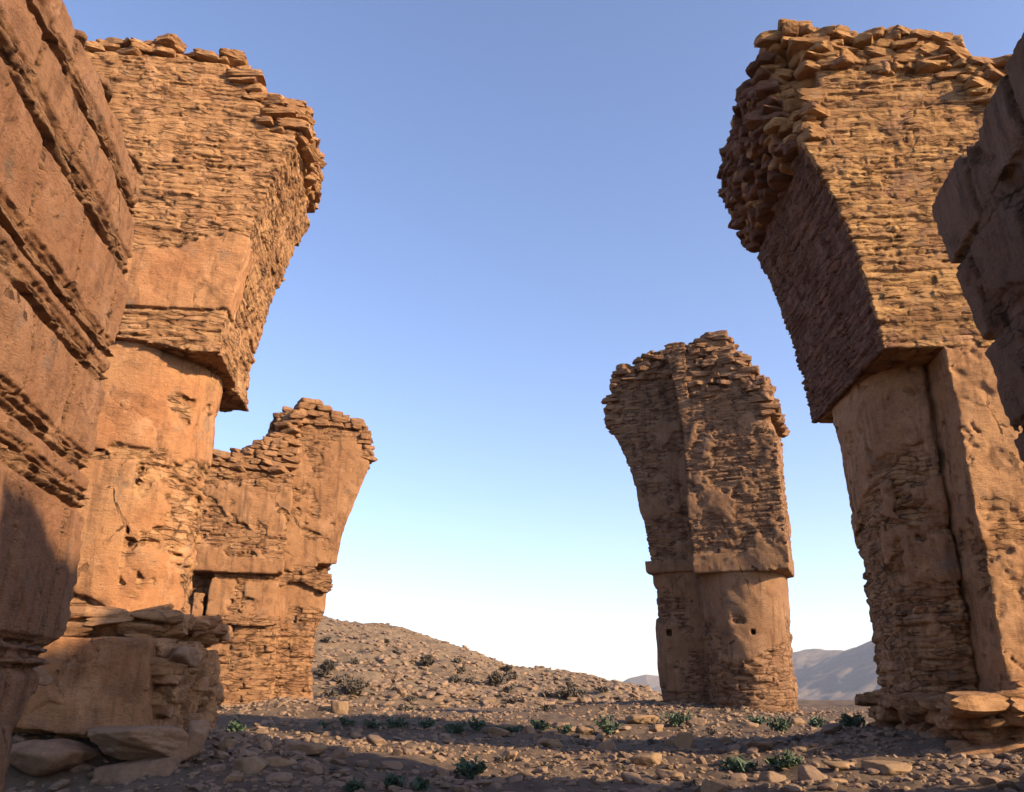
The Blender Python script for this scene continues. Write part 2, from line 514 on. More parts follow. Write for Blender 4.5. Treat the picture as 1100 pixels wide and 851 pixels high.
M_GROUND = ground_mat('stony_earth', (.095, .067, .048), (.14, .099, .07), (.18, .13, .09), 1)
M_HILL = ground_mat('hill_scree', (.125, .09, .061), (.18, .13, .087), (.225, .162, .107), .6)
M_MOUNT = ground_mat('bare_mountain', (.19, .155, .13), (.24, .195, .155), (.21, .17, .135), .004)

# ------------------------------------------------------------------ ground
def gz(x, y):
    """height of the ground"""
    x = np.asarray(x, F32); y = np.asarray(y, F32)
    r = np.sqrt(x * x + y * y)
    z = .0 * x + .16 * sstep(y, 14, 27)
    o = np.zeros_like(x)
    z = z + .12 * rot_noise(x, y, o, 4.0, 41) + .07 * rot_noise(x, y, o, 1.3, 42)
    far = sstep(r, 44, 300)
    z = z * (1 - far) - 75 * far * sstep(r, 40, 2500) ** .5
    # heaped earth and debris at the feet of the piers
    for cx, cy, rr, hh in ((7.6, 14.2, 4.2, .35), (-6.3, 13.0, 4.0, .55), (7.2, 28.5, 4.5, .25), (-7.6, 29.2, 4.5, .55), (-5.3, 9.6, 1.6, -.4), (-3.4, 20, 3.2, .28), (-1.5, 24, 5, .2), (4, 31, 4, .3), (7, 8, 3, .3)):
        z = z + hh * np.exp(-((x - cx) ** 2 + (y - cy) ** 2) / (rr * rr * .55))
    return z

def gz1(x, y):
    return float(gz(np.array([x]), np.array([y]))[0])

def polar_sheet(name, a0, a1, na, r0, r1, nr, zf, mat, cx=0, cy=0):
    th = np.radians(np.linspace(a0, a1, na)).astype(F32)
    rr = np.exp(np.linspace(math.log(r0), math.log(r1), nr)).astype(F32)
    A, RR = np.meshgrid(th, rr)
    x = (cx + RR * np.sin(A)).ravel(); y = (cy + RR * np.cos(A)).ravel()
    z = zf(x, y)
    f = (np.arange(nr - 1)[:, None] * na + np.arange(na - 1)[None, :]).ravel()
    faces = np.stack([f, f + 1, f + na + 1, f + na], 1)[:, ::-1]
    me = mesh_from(name, np.stack([x, y, z], 1), faces, mat)
    o = bpy.data.objects.new(name, me); C.objects.link(o)
    return o

def ground_fine(x, y):
    o = np.zeros_like(x)
    r = np.sqrt(x * x + y * y)
    fade = 1 - sstep(r, 60, 200)
    z = gz(x, y) + fade * (.045 * rot_noise(x, y, o, .45, 43) + .03 * rot_noise(x, y, o, .17, 44) + .016 * rot_noise(x, y, o, .07, 45))
    return z
struct(polar_sheet('ground', -180, 180, 2000, 1.2, 5800, 600, ground_fine, M_GROUND))

# hill behind, rising to the left
def hz(x, y):
    x = np.asarray(x, F32); y = np.asarray(y, F32)
    o = np.zeros_like(x)
    az = np.degrees(np.arctan2(x, y))
    # crest slope seen from the place: falls towards the right
    crest = np.interp(az, [-60, -40, -24, -12.6, -7.5, -4.4, .6, 3.1, 5.6, 8.6, 12], [.24, .19, .116, .0774, .0646, .052, .026, .0185, .0104, .001, -.03])
    r = np.sqrt(x * x + y * y)
    t = np.clip((r - 36) / (92 - 36), 0, 1)
    up = t ** 1.15
    z = 1 + crest * 92
    z = np.where(z > .3, .3 + (z - .3) * up - .5 * (1 - sstep(r, 36, 44)), z)
    back = sstep(r, 92, 150)
    z = z - back * (z + 30)
    amp = sstep(r, 36, 46) * (1 - back)
    z = z + amp * (.5 * rot_noise(x, y, o, 9, 51) + .30 * rot_noise(x, y, o, 3.4, 52) + .2 * rot_noise(x, y, o, 1.3, 53) + .13 * rot_noise(x, y, o, .55, 54))
    return z
struct(polar_sheet('hill', -62, 14, 900, 36, 160, 420, hz, M_HILL))

# mountains
def mountain(name, cx, cy, pts, depth, seed, amp):
    """a ridge: crest line pts (x, y, z), falling to both sides"""
    n = 260; m = 120
    P = np.array(pts, F32)
    s = np.linspace(0, len(P) - 1, n)
    cr = np.stack([np.interp(s, np.arange(len(P)), P[:, k]) for k in range(3)], 1)
    t = np.linspace(-1, 1, m)
    dirv = P[-1] - P[0]; dirv[2] = 0; dirv /= np.linalg.norm(dirv)
    nrm = np.array([dirv[1], -dirv[0], 0])
    S, T = np.meshgrid(np.arange(n), t, indexing='ij')
    pos = cr[S] + (T * depth)[..., None] * nrm
    x, y = pos[..., 0].ravel().astype(F32), pos[..., 1].ravel().astype(F32)
    o = np.zeros_like(x)
    w = (1 - np.abs(T).ravel()) ** 1.25
    h = cr[S][..., 2].ravel()
    ridg = sum(a * (1 - 2 * np.abs(rot_noise(x, y, o, sz, seed + k))) for k, (a, sz) in enumerate(((1, 420), (.65, 190), (.45, 85), (.28, 38))))
    z = -95 + (h + 95) * w + amp * ridg * (.18 + np.abs(T).ravel()) * w ** .6
    f = (np.arange(n - 1)[:, None] * m + np.arange(m - 1)[None, :]).ravel()
    faces = np.stack([f, f + 1, f + m + 1, f + m], 1)
    me = mesh_from(name, np.stack([x, y, z], 1), faces, M_MOUNT)
    ob = bpy.data.objects.new(name, me); C.objects.link(ob)
    return struct(ob)
mountain('mountain', 0, 0, [(870, 3900, 60), (1040, 3560, 116), (1190, 3420, 146), (1240, 3320, 138), (1270, 3200, 128), (1330, 3020, 170), (1480, 2700, 260), (1700, 2300, 330), (1900, 1900, 330)], 800, 71, 40)
mountain('far_mountain', 0, 0, [(250, 4350, -80), (460, 4320, -10), (590, 4300, 52), (670, 4280, 70), (800, 4250, 60), (1000, 4200, -20), (1300, 4200, -70)], 700, 81, 10)

def ico(n):
    bm = bmesh.new(); bmesh.ops.create_icosphere(bm, subdivisions=n, radius=1)
    v = np.array([q.co[:] for q in bm.verts], F32); f = np.array([[q.index for q in p.verts] for p in bm.faces], np.int32)
    bm.free(); return v, f
ICO = {n: ico(n) for n in (1, 2, 3, 4, 5)}

def rock_shape(n, seed, dims, facets=16, sharp=1.0, rough=.04):
    rng = np.random.RandomState(seed)
    v, f = ICO[n]
    nn = rng.normal(size=(facets, 3)); nn /= np.linalg.norm(nn, axis=1)[:, None]
    nn = np.concatenate([nn, [[0, 0, 1], [0, 0, -1]]])
    dd = rng.uniform(.62, 1.0, len(nn))
    dot = v @ nn.T
    r = np.min(np.where(dot > .05, dd / np.maximum(dot, .05), 9), axis=1)
    r = np.minimum(r, 1.35)
    p = v * r[:, None].astype(F32)
    if n >= 4:
        for sz, am in ((.7, rough * 1.6), (.25, rough), (.1, rough * .5)):
            p = p + v * (am * rot_noise(p[:, 0] + seed, p[:, 1], p[:, 2], sz, 61))[:, None]
    return p * np.array(dims, F32) * .5, f

def block_shape(seed, lvl=3):
    """a broken building stone: a block with skewed faces and knocked off corners"""
    rng = np.random.RandomState(seed)
    v, f = ICO[lvl]
    ax = np.array([[1, 0, 0], [-1, 0, 0], [0, 1, 0], [0, -1, 0], [0, 0, 1], [0, 0, -1]], float)
    nn = np.concatenate([ax + rng.normal(size=(6, 3)) * .13, rng.normal(size=(7, 3))]); nn /= np.linalg.norm(nn, axis=1)[:, None]
    dd = np.concatenate([rng.uniform(.44, .54, 6), rng.uniform(.56, .74, 7)])
    dot = v @ nn.T
    r = np.min(np.where(dot > .04, dd / np.maximum(dot, .04), 9), axis=1).astype(F32)
    p = v * r[:, None]
    p = p + v * (.03 * rot_noise(p[:, 0] * 1.0 + seed, p[:, 1], p[:, 2], .22, 62) + .02 * rot_noise(p[:, 0] + seed, p[:, 1], p[:, 2], .09, 63))[:, None]
    return p.astype(F32), f
BLOCKS = [block_shape(900 + q) for q in range(16)]

def stonework(name, parent, lo, hi, sdf, zone, n, size, mat, seed, pl=None, dmax=.06, skew=.35, inset=.075):
    """the stones laid bare at a broken top or face, one mesh for the whole break"""
    rs = np.random.RandomState(seed)
    lo = np.array(lo, F32); hi = np.array(hi, F32)
    got = np.zeros((0, 3), F32)
    for _ in range(40):
        c = (lo + rs.uniform(0, 1, (40000, 3)) * (hi - lo)).astype(F32)
        c[:, 2] = np.round((c[:, 2] + .05 * np.sin(1.7 * c[:, 0])) / (size[2] * .92)) * size[2] * .92 + rs.normal(0, .012, len(c))
        x, y, z = (np.ascontiguousarray(c[:, k]) for k in range(3))
        w = (np.abs(sdf(x, y, z) + inset) < dmax) & (zone(x, y, z) > .6)
        got = np.concatenate([got, c[w]])
        if len(got) > n * 12:
            break
    rs.shuffle(got)
    keep = []
    P = np.zeros((0, 3))
    sc_ = np.array(size) * (.62, .62, .7)
    for q in got:                                   # no two stones in one place
        if len(keep) >= n:
            break
        if len(P) == 0 or np.min(np.max(np.abs((P - q) / sc_), axis=1)) > .75:
            keep.append(q); P = np.array(keep)
    V, Fc, T, PL = [], [], [], []
    off = 0
    for k, q in enumerate(keep):
        v, f = BLOCKS[rs.randint(16)]
        d = np.array(size) * rs.uniform((.65, .65, .8), (1.45, 1.2, 1.25)) * rs.uniform(.8, 1.15)
        m = np.array((Matrix.Rotation(rs.normal(0, skew), 3, 'Z') @ Matrix.Rotation(rs.normal(0, .09), 3, 'X') @ Matrix.Rotation(rs.normal(0, .09), 3, 'Y')))
        V.append(((v * d) @ m.T + q).astype(F32)); Fc.append(f + off); off += len(v)
        T.append(np.full(len(v), rs.uniform()))
        pv = 0. if pl is None else float(pl(*(np.array([u], F32) for u in q))[0] > 0)
        PL.append(np.full(len(v), pv))
    me = mesh_from(name, np.concatenate(V), np.concatenate(Fc), mat, smooth=False)
    for nm, arr in (('tone', np.concatenate(T)), ('plaster', np.concatenate(PL)), ('loose', np.full(off, 2.0))):
        a = me.attributes.new(nm, 'FLOAT', 'POINT'); a.data.foreach_set('value', arr.astype(F32))
    o = bpy.data.objects.new(name, me); C.objects.link(o); o.parent = parent
    print('stonework %s %d stones %.1fs' % (name, len(keep), time.time() - T0))
    return o

# ------------------------------------------------------------------ the piers
def off_curve(z, zc, k, top):
    h = np.clip(z - zc, 0, None)
    o = k * h * h
    return np.minimum(o, top)

# --- near right pier: arch springer on the aisle side, pilaster and engaged column
def right_pier():
    t = thing('ruined_pier', 'tall pier at right with bright yellow front, dark curved arch underside and shaded round column', 'ruined pier', (5.96, 12.0, 0), -3.3, 'broken arch piers of the ruined hall')
    zc = 6.14
    xs = [-1.9, -1.5, -.9, -.6, .2, 1.2, 2.3, 2.36, 2.9, 3.1, 3.7]; zs = [12.2, 12.55, 12.75, 12.95, 12.7, 12.6, 12.45, 11.85, 11.75, 11.65, 11.4]
    def sdf(x, y, z):
        o = off_curve(z, zc, .046, 1.17)
        zt = np.interp(x, xs, zs).astype(F32)
        # the outer shell has fallen from the upper front corner
        cut = .55 * (10.15 - z) + .35 * (-.35 - x) * 0 + .0
        chip = mx(z - 12.6, 10.25 - z + .25 * (x + .3), (x + .5) * 1.0 + .35 * np.abs(z - 11.6) - .15, y - .45)
        d = mx((-o - x) * .92, x - 3.35, -y, y - 4.0, zc - z, (z - zt) * .9)
        return np.maximum(d, -chip)
    def rub(x, y, z):
        zt = np.interp(x, xs, zs).astype(F32)
        a = sstep(z, zt - 1.05, zt - .85)
        b_ = sstep(-x, .25, .45) * sstep(z, 9.9, 10.5)
        return np.maximum(a, b_)
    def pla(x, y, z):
        # red brick underside and broken edge, its colour darkened to deepen the shade
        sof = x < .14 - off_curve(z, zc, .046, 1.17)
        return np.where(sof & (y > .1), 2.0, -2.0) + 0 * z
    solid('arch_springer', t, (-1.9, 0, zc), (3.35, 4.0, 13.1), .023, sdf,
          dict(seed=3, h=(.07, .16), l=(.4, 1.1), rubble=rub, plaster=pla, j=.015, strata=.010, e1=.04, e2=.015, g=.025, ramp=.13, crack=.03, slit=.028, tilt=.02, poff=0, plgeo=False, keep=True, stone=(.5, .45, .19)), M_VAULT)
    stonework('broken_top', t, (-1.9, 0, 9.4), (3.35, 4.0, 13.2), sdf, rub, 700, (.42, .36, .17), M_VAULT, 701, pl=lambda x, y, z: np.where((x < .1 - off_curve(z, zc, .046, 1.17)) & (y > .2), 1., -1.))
    solid('pilaster', t, (.97, 0, .7), (3.2, 3.5, 6.3), .03, lambda x, y, z: box(x, y, z, .97 + .01 * z, 3.2, .06, 3.5, .7, 6.3),
          dict(seed=4, h=(.12, .26), l=(.4, .9), plaster=lambda x, y, z: .62 + .25 * sstep(z, 3, 5), j=.02, strata=.012, e1=.03, e2=.025, crack=.05, g=.03, pits=.025, pl_rough=1.6), M_RIGHT)
    solid('column', t, (.12, .6, .7), (1.6, 3.9, 6.25), .027,
          lambda x, y, z: mx(roundcol(x, y, .16 + .012 * (6 - z), 1.5, .62, 3.85, 1.25, [(-1, -1), (-1, 1)]), .7 - z, z - 6.25, .7 * (x - .74) - .7 * (y - .62)),
          dict(seed=5, h=(.1, .22), l=(.25, .6), plaster=lambda x, y, z: .55 + sstep(z, 4.4, 5.4) * .6 - sstep(2.6 - z, 0, 1.2) * .7, j=.022, e1=.035, e2=.04, pits=.045, crack=.05, g=.04, pl_rough=1.6, strata=.012), M_RIGHT)
    def base(x, y, z):
        k = .09 * np.sin(5 * z)
        return mx(box(x, y, z, .36 + k, 3.4, -.40 + k, 3.7, -.5, .98 + .03 * x))
    solid('plinth', t, (-.4, -.5, -.5), (3.4, 4.2, 1.1), .03, base,
          dict(seed=6, rubble=lambda x, y, z: 1 + 0 * x, ramp=.17, stone=(.55, .5, .17)), M_RIGHT)
    stonework('stone_facing', t, (0, -.6, -.1), (3.4, 4.0, 1.1), base, lambda x, y, z: 1 + 0 * x, 190, (.62, .5, .22), M_RIGHT, 703, skew=.2)
    return t
right_pier()

def left_pier():
    t = thing('ruined_pier', 'tall orange stone pier at left, smooth plaster band above a dark overhang and rounded column', 'ruined pier', (-4.73, 12.1, 0), 9.1, 'broken arch piers of the ruined hall')
    zc = 6.14
    xs = [-3.8, -3.0, -1.9, -.55, -.35, -.1, .15, .7, 1.0, 1.3]; zs = [12.15, 12.2, 12.3, 12.3, 11.95, 11.65, 11.45, 11.4, 11.2, 10.9]
    def sdf(x, y, z):
        o = off_curve(z, zc, .046, .80) + .10 * sstep(z, 9.5, 11)
        zt = np.interp(x, xs, zs).astype(F32) + .45 * sstep(y, .8, 2.2)
        # the underside is cut by the round column: a curved lower rim
        low = zc + .12 * sstep(-x, .3, 1.4) + .22 * sstep(-x, 1.2, 2.6)
        return mx((x - o) * .92, -3.4 - x, -y, y - 2.95, (low - z) * .95, (z - zt) * .85)
    def rub(x, y, z):
        zt = np.interp(x, xs, zs).astype(F32) + .45 * sstep(y, .8, 2.2)
        return np.maximum(sstep(z, zt - .42, zt - .3), sstep(x, .05, .3) * sstep(z, 10.1, 10.8) * .9)
    def pla(x, y, z):
        band = sstep(z, 6.75, 6.95) * sstep(8.3 + .25 * x - z, -.1, .25)
        return np.where(y < .5, band * 1.15 - .25, -.35) + 0 * x
    solid('arch_springer', t, (-3.4, 0, zc), (1.35, 2.95, 12.8), .023, sdf,
          dict(seed=13, h=(.06, .13), l=(.5, 1.4), rubble=rub, plaster=pla, j=.015, strata=.010, e1=.045, e2=.018, g=.022, ramp=.11, poff=.05, warp=.07, slit=.03, tilt=.02, stone=(.5, .5, .13)), M_NEAR)
    stonework('broken_top', t, (-3.4, 0, 9.8), (1.3, 2.95, 12.9), sdf, rub, 330, (.42, .36, .12), M_NEAR, 702, dmax=.05, inset=.10)
    def col(x, y, z):
        gro = mx(np.abs(x + 1.02 + .02 * (z - 4)) - .05, np.abs(y) - .275, z - 4.4)
        d = mx(roundcol(x, y, -3.3, -.25 - .015 * (6.2 - z), .18, 2.5, 1.1, [(1, -1), (1, 1)]), 1.85 - z, z - 6.3)
        return np.maximum(d, -gro * .7)
    def pcol(x, y, z):
        return .35 + .75 * sstep(z, 2.2, 2.5) * sstep(4.35 - z, 0, .15) * sstep(-x, 1.05, 1.1) + .45 * sstep(z, 4.5, 4.7)
    solid('column', t, (-3.3, .0, 1.85), (-.1, 2.85, 6.4), .027, col,
          dict(seed=14, h=(.1, .2), l=(.3, .7), plaster=pcol, j=.025, e1=.03, e2=.02, pits=.012, crack=.06, g=.04, poff=.05, strata=.015), M_NEAR)
    def ledge(x, y, z):
        return box(x, y, z, -2.6, .06 - .3 * sstep(-z, -1.9, -1.7), -.35 + .12 * np.sin(9 * z), 2.6, 1.5, 2.05)
    solid('ledge', t, (-2.6, -.55, 1.5), (.3, 2.6, 2.1), .027, ledge,
          dict(seed=15, rubble=lambda x, y, z: 1 + 0 * x, ramp=.12, stone=(.75, .6, .21)), M_NEAR)
    solid('plinth_block', t, (-2.4, -1.05, .55), (-.12, .4, 1.62), .025,
          lambda x, y, z: mx(box(x, y, z, -2.4, -.16 + .14 * (1.1 - z), -1.02, .4, .56 + .05 * np.sin(2.2 * x), 1.58), ),
          dict(seed=16, h=(2, 3), l=(4, 6), plaster=lambda x, y, z: 1.2 + 0 * x, g=0, j=0, tilt=0, strata=.006, e1=.03, e2=.02, crack=.05, pits=.02, pl_rough=1.3), M_NEAR)
    solid('rubble_core', t, (-2.6, -.7, -.6), (.5, 2.8, 1.7), .03,
          lambda x, y, z: box(x, y, z, -2.6, .24 - .14 * z, -.62 - .1 * z, 2.8, -.6, 1.62),
          dict(seed=17, rubble=lambda x, y, z: 1 + 0 * x, ramp=.2, stone=(.42, .42, .24)), M_NEAR)
    core = lambda x, y, z: box(x, y, z, -2.6, .20 - .14 * z, -.62 - .1 * z, 2.8, -.6, 1.62)
    stonework('stone_facing', t, (-2.6, -.8, -.2), (.4, 2.6, 1.7), core, lambda x, y, z: (x > -.25) + 0., 120, (.36, .36, .2), M_NEAR, 704, skew=.5)
    stonework('ledge_stones', t, (-2.6, -.6, 1.5), (.2, 2.4, 2.1), ledge, lambda x, y, z: 1 + 0 * x, 60, (.7, .45, .19), M_NEAR, 705, skew=.15)
    return t
left_pier()

def far_right_pier():
    t = thing('ruined_pier', 'brown stone pier standing right of centre, square upper block on two round columns', 'ruined pier', (6.19, 28.0, .0), -22, 'broken arch piers of the ruined hall')
    xs = [-1.1, -.55, -.5, -.1, .3, 1.2, 1.75, 1.8, 2.25, 2.3, 2.6, 2.62, 2.95, 2.97, 3.4]; zs = [13.0, 13.1, 13.2, 13.35, 13.25, 13.5, 13.35, 12.75, 12.5, 12.0, 11.9, 11.55, 11.5, 10.5, 10.3]
    def sdf(x, y, z):
        zt = np.interp(x, xs, zs).astype(F32)
        lf = .0 + .055 * np.clip(z - 9.2, 0, 9) ** 1.5
        d = mx((-lf - x), x - 3.1 - .03 * (z - 4.7) * .5, -y, y - 3.0, 4.72 - z, (z - zt) * .9)
        # core laid bare at the upper front
        chip = mx(y - .22, (10.9 + .55 * np.abs(x - .6)) - z, x - 2.4, .3 - x)
        return np.maximum(d, -chip)
    def rub(x, y, z):
        zt = np.interp(x, xs, zs).astype(F32)
        return np.maximum(sstep(z, zt - 1.0, zt - .8) * sstep(x, 1.2, 1.5), sstep(z, 10.7 + .55 * np.abs(x - .6), 10.9 + .55 * np.abs(x - .6)) * sstep(x, .25, .4))
    solid('upper_block', t, (-1.2, 0, 4.72), (3.5, 3.0, 13.4), .045, sdf,
          dict(seed=23, h=(.1, .2), l=(.3, .7), rubble=rub, plaster=lambda x, y, z: .3 - sstep(z, 10, 10.8) * .9 + .6 * sstep(5.4 - z, 0, .1), j=.018, strata=.012, ramp=.2, pits=.012, pl_rough=1.6, band=.25, poff=.02, e1=.04, e2=.02, stone=(.5, .5, .24)), M_BROWN)
    stonework('broken_top', t, (-1.2, 0, 10.2), (3.5, 3.0, 13.6), sdf, rub, 330, (.5, .42, .2), M_BROWN, 706)
    xb = [-3.9, -2.8, -2.7, -2.0, -1.9, -1.2, -.6, .5]; zb = [12.0, 12.2, 13.0, 13.2, 13.3, 13.6, 13.6, 13.6]
    def sdfb(x, y, z):
        h = np.clip(z - 5.2, 0, None)
        o = np.minimum(.043 * h * h, 1.25)
        zt = np.interp(x, xb, zb).astype(F32)
        return mx((-1.78 - o - x) * .92, x - .6, 1.2 - y, y - 3.1, 5.15 - z, (z - zt) * .9)
    solid('arch_springer', t, (-3.4, 1.2, 5.15), (.6, 3.1, 13.8), .045, sdfb,
          dict(seed=24, h=(.1, .2), l=(.3, .7), rubble=lambda x, y, z: np.maximum(sstep(z, 12.2, 12.5), sstep(-x, 2.45, 2.7) * sstep(z, 10.4, 11)), plaster=lambda x, y, z: .4 - sstep(z, 11, 12) * .8, j=.018, strata=.012, ramp=.22, poff=.02, pits=.012, pl_rough=1.6, band=.25, e1=.04, e2=.02, stone=(.5, .5, .24)), M_BROWN)
    stonework('broken_edge', t, (-3.4, 1.2, 10.2), (.6, 3.1, 13.9), sdfb, lambda x, y, z: np.maximum(sstep(z, 12.2, 12.5), sstep(-x, 2.45, 2.7) * sstep(z, 10.4, 11)), 190, (.5, .42, .2), M_BROWN, 707)
    solid('impost_band', t, (-1.9, 1.0, 4.95), (0, 3.1, 5.35), .045, lambda x, y, z: box(x, y, z, -1.85, -.02, 1.12, 3.1, 4.98, 5.32),
          dict(seed=25, plaster=lambda x, y, z: .8 + 0 * x, e1=.03, pl_rough=1.5), M_BROWN)
    def hole(x, y, z, hx, hz):
        return mx(np.abs(x - hx) - .13, np.abs(z - hz) - .14, np.abs(y) - 1.9)
    def ca(x, y, z):
        d = mx(roundcol(x, y, -.02, 2.78 - .02 * (4.7 - z), .12, 3.0, 1.32, [(-1, -1), (1, -1)]), -.3 - z, z - 4.8)
        return np.maximum(d, -mx(np.abs(x - 1.75) - .12, np.abs(z - 2.75) - .13, np.abs(y) - .6))
    pl = lambda x, y, z: .6 + sstep(z, 3.0, 3.7) * .5 - sstep(2.0 + .35 * (x - 1) - z, 0, .5) * .9
    solid('column', t, (-.02, .1, -.3), (3.05, 3.0, 4.8), .045, ca,
          dict(seed=26, h=(.16, .3), l=(.4, .9), plaster=pl, j=.05, tilt=.04, g=.07, pits=.015, e2=.02, strata=.01, band=.25), M_BROWN)
    def cb(x, y, z):
        d = mx(roundcol(x, y, -1.78, .3, 1.25, 3.0, .8, [(-1, -1)]), -.3 - z, z - 5.1)
        return np.maximum(d, -mx(np.abs(x + 1.25) - .13, np.abs(z - 2.85) - .13, np.abs(y) - 1.7))
    solid('column', t, (-1.8, 1.2, -.3), (.3, 3.0, 5.1), .045, cb,
          dict(seed=27, h=(.16, .3), l=(.4, .9), plaster=lambda x, y, z: .55 - sstep(1.0 - z, 0, .5) * .8, j=.03, g=.05, pits=.015, e2=.02, strata=.01, band=.25), M_BROWN)
    return t
far_right_pier()

def far_left_pier():
    t = thing('ruined_pier', 'lower orange stone pier left of centre with stepped broken top leaning out to the right', 'ruined pier', (-7.8, 28.0, .2), 21, 'broken arch piers of the ruined hall')
    xs = [-3.5, -2.8, -2.4, -1.5, -.6, -.1, .1]; zs = [8.3, 8.45, 8.55, 8.8, 9.55, 10.3, 10.5]
    def sdf(x, y, z):
        zt = np.interp(x, xs, zs).astype(F32)
        return mx(-3.4 - x, x, -y, y - 2.8, 4.5 - z, (z - zt) * .85)
    solid('upper_block', t, (-3.45, 0, 4.5), (.1, 2.8, 10.7), .045, sdf,
          dict(seed=33, h=(.1, .22), l=(.4, 1.0), rubble=lambda x, y, z: sstep(z, 7.9, 8.15), plaster=lambda x, y, z: .42 + .5 * sstep(5.0 - z, 0, .1) - .5 * sstep(z, 7.2, 7.6), j=.04, g=.06, strata=.02, ramp=.2, pits=.03, band=.25, slit=.06, stone=(.55, .5, .22)), M_LEFT)
    stonework('broken_top', t, (-3.4, 0, 7.8), (.1, 2.8, 10.8), sdf, lambda x, y, z: sstep(z, 7.9, 8.15), 260, (.52, .45, .2), M_LEFT, 708)
    xr = [-.6, 0, .3, .7, 1.3, 2.2, 2.7, 3.1]; zr = [10.3, 10.75, 10.95, 10.9, 10.7, 10.55, 10.1, 9.6]
    def sdfr(x, y, z):
        h = np.clip(z - 4.7, 0, None)
        o = np.minimum(.036 * h * h + .1 * h, 1.02) - .25 * sstep(z, 9.4, 10.4)
        zt = np.interp(x, xr, zr).astype(F32)
        low = 4.15 + .15 * np.sin(3 * x)
        notch = mx(np.abs(x - 1.55) - .42, np.abs(z - 4.85) - .16, y - 1.4)
        return np.maximum(mx(-.6 - x, (x - 1.78 - o) * .9, .42 - y, y - 2.9, (low - z), (z - zt) * .85), -notch)
    solid('arch_springer', t, (-.6, .4, 3.9), (3.2, 2.9, 11.1), .045, sdfr,
          dict(seed=34, h=(.1, .2), l=(.3, .8), rubble=lambda x, y, z: np.maximum(sstep(z, 9.9, 10.2), sstep(x, 2.3, 2.6) * sstep(z, 8.6, 9) * .8), plaster=lambda x, y, z: .75 - sstep(z, 9.2, 9.8) * .7 - .5 * sstep(5.0 - z, 0, .2), j=.03, strata=.02, ramp=.2, pits=.03, band=.25, stone=(.55, .5, .22)), M_LEFT)
    stonework('broken_edge', t, (-.6, .4, 8.5), (3.2, 2.9, 11.2), sdfr, lambda x, y, z: np.maximum(sstep(z, 9.9, 10.2), sstep(x, 2.3, 2.6) * sstep(z, 8.6, 9)), 170, (.48, .42, .2), M_LEFT, 709)
    pl = lambda x, y, z: .95 * sstep(z, 3.05, 3.15) * sstep(4.3 - z, 0, .1) * sstep(np.abs(x + 1.35) - .12, 0, .05) - .2
    solid('column', t, (-2.2, .2, -.5), (.1, 2.7, 4.6), .045,
          lambda x, y, z: mx(roundcol(x, y, -2.2 - .04 * (4.5 - z), .0 + .06 * (4.5 - z), .3 - .03 * (4.5 - z), 2.7, .5, [(1, -1)]), -.5 - z, z - 4.6),
          dict(seed=35, h=(.13, .28), l=(.35, .9), plaster=pl, j=.055, tilt=.05, g=.07, strata=.02, e2=.04, band=.25), M_LEFT)
    solid('column', t, (-.2, .6, -.5), (1.75, 2.8, 4.4), .045,
          lambda x, y, z: mx(roundcol(x, y, -.2, 1.45 + .2 * sstep(z, 2.6, 3.4), .7, 2.8, .75, [(1, -1)]), -.5 - z, z - 4.4),
          dict(seed=36, h=(.13, .28), l=(.35, .9), plaster=lambda x, y, z: .1 + .4 * sstep(z, 3.3, 3.6), j=.055, tilt=.05, g=.07, strata=.02, e2=.04, band=.25), M_LEFT)
    solid('back_wall', t, (-3.4, .9, -.5), (-2.0, 2.5, 4.6), .045, lambda x, y, z: box(x, y, z, -3.4, -2.0, .95, 2.5, -.5, 4.6),
          dict(seed=39, h=(.13, .28), l=(.35, .9), plaster=lambda x, y, z: .2 + 0 * x, j=.04, band=.25), M_LEFT)
    solid('cornice', t, (-2.1, .0, 2.75), (.15, .6, 3.1), .04, lambda x, y, z: box(x, y, z, -1.9, .05, .08, .6, 2.82, 3.06),
          dict(seed=37, h=(.3, .4), l=(.6, 1.2), j=.03, g=.06), M_LEFT)
    solid('pilaster', t, (-2.75, .3, -.5), (-2.45, .9, 3.8), .035, lambda x, y, z: box(x, y, z, -2.72, -2.42, .35, .9, -.5, 3.75),
          dict(seed=38, h=(.4, .6), l=(.8, 1.2), plaster=lambda x, y, z: .8 + 0 * x, e1=.02, e2=.015), M_LEFT)
    return t
far_left_pier()

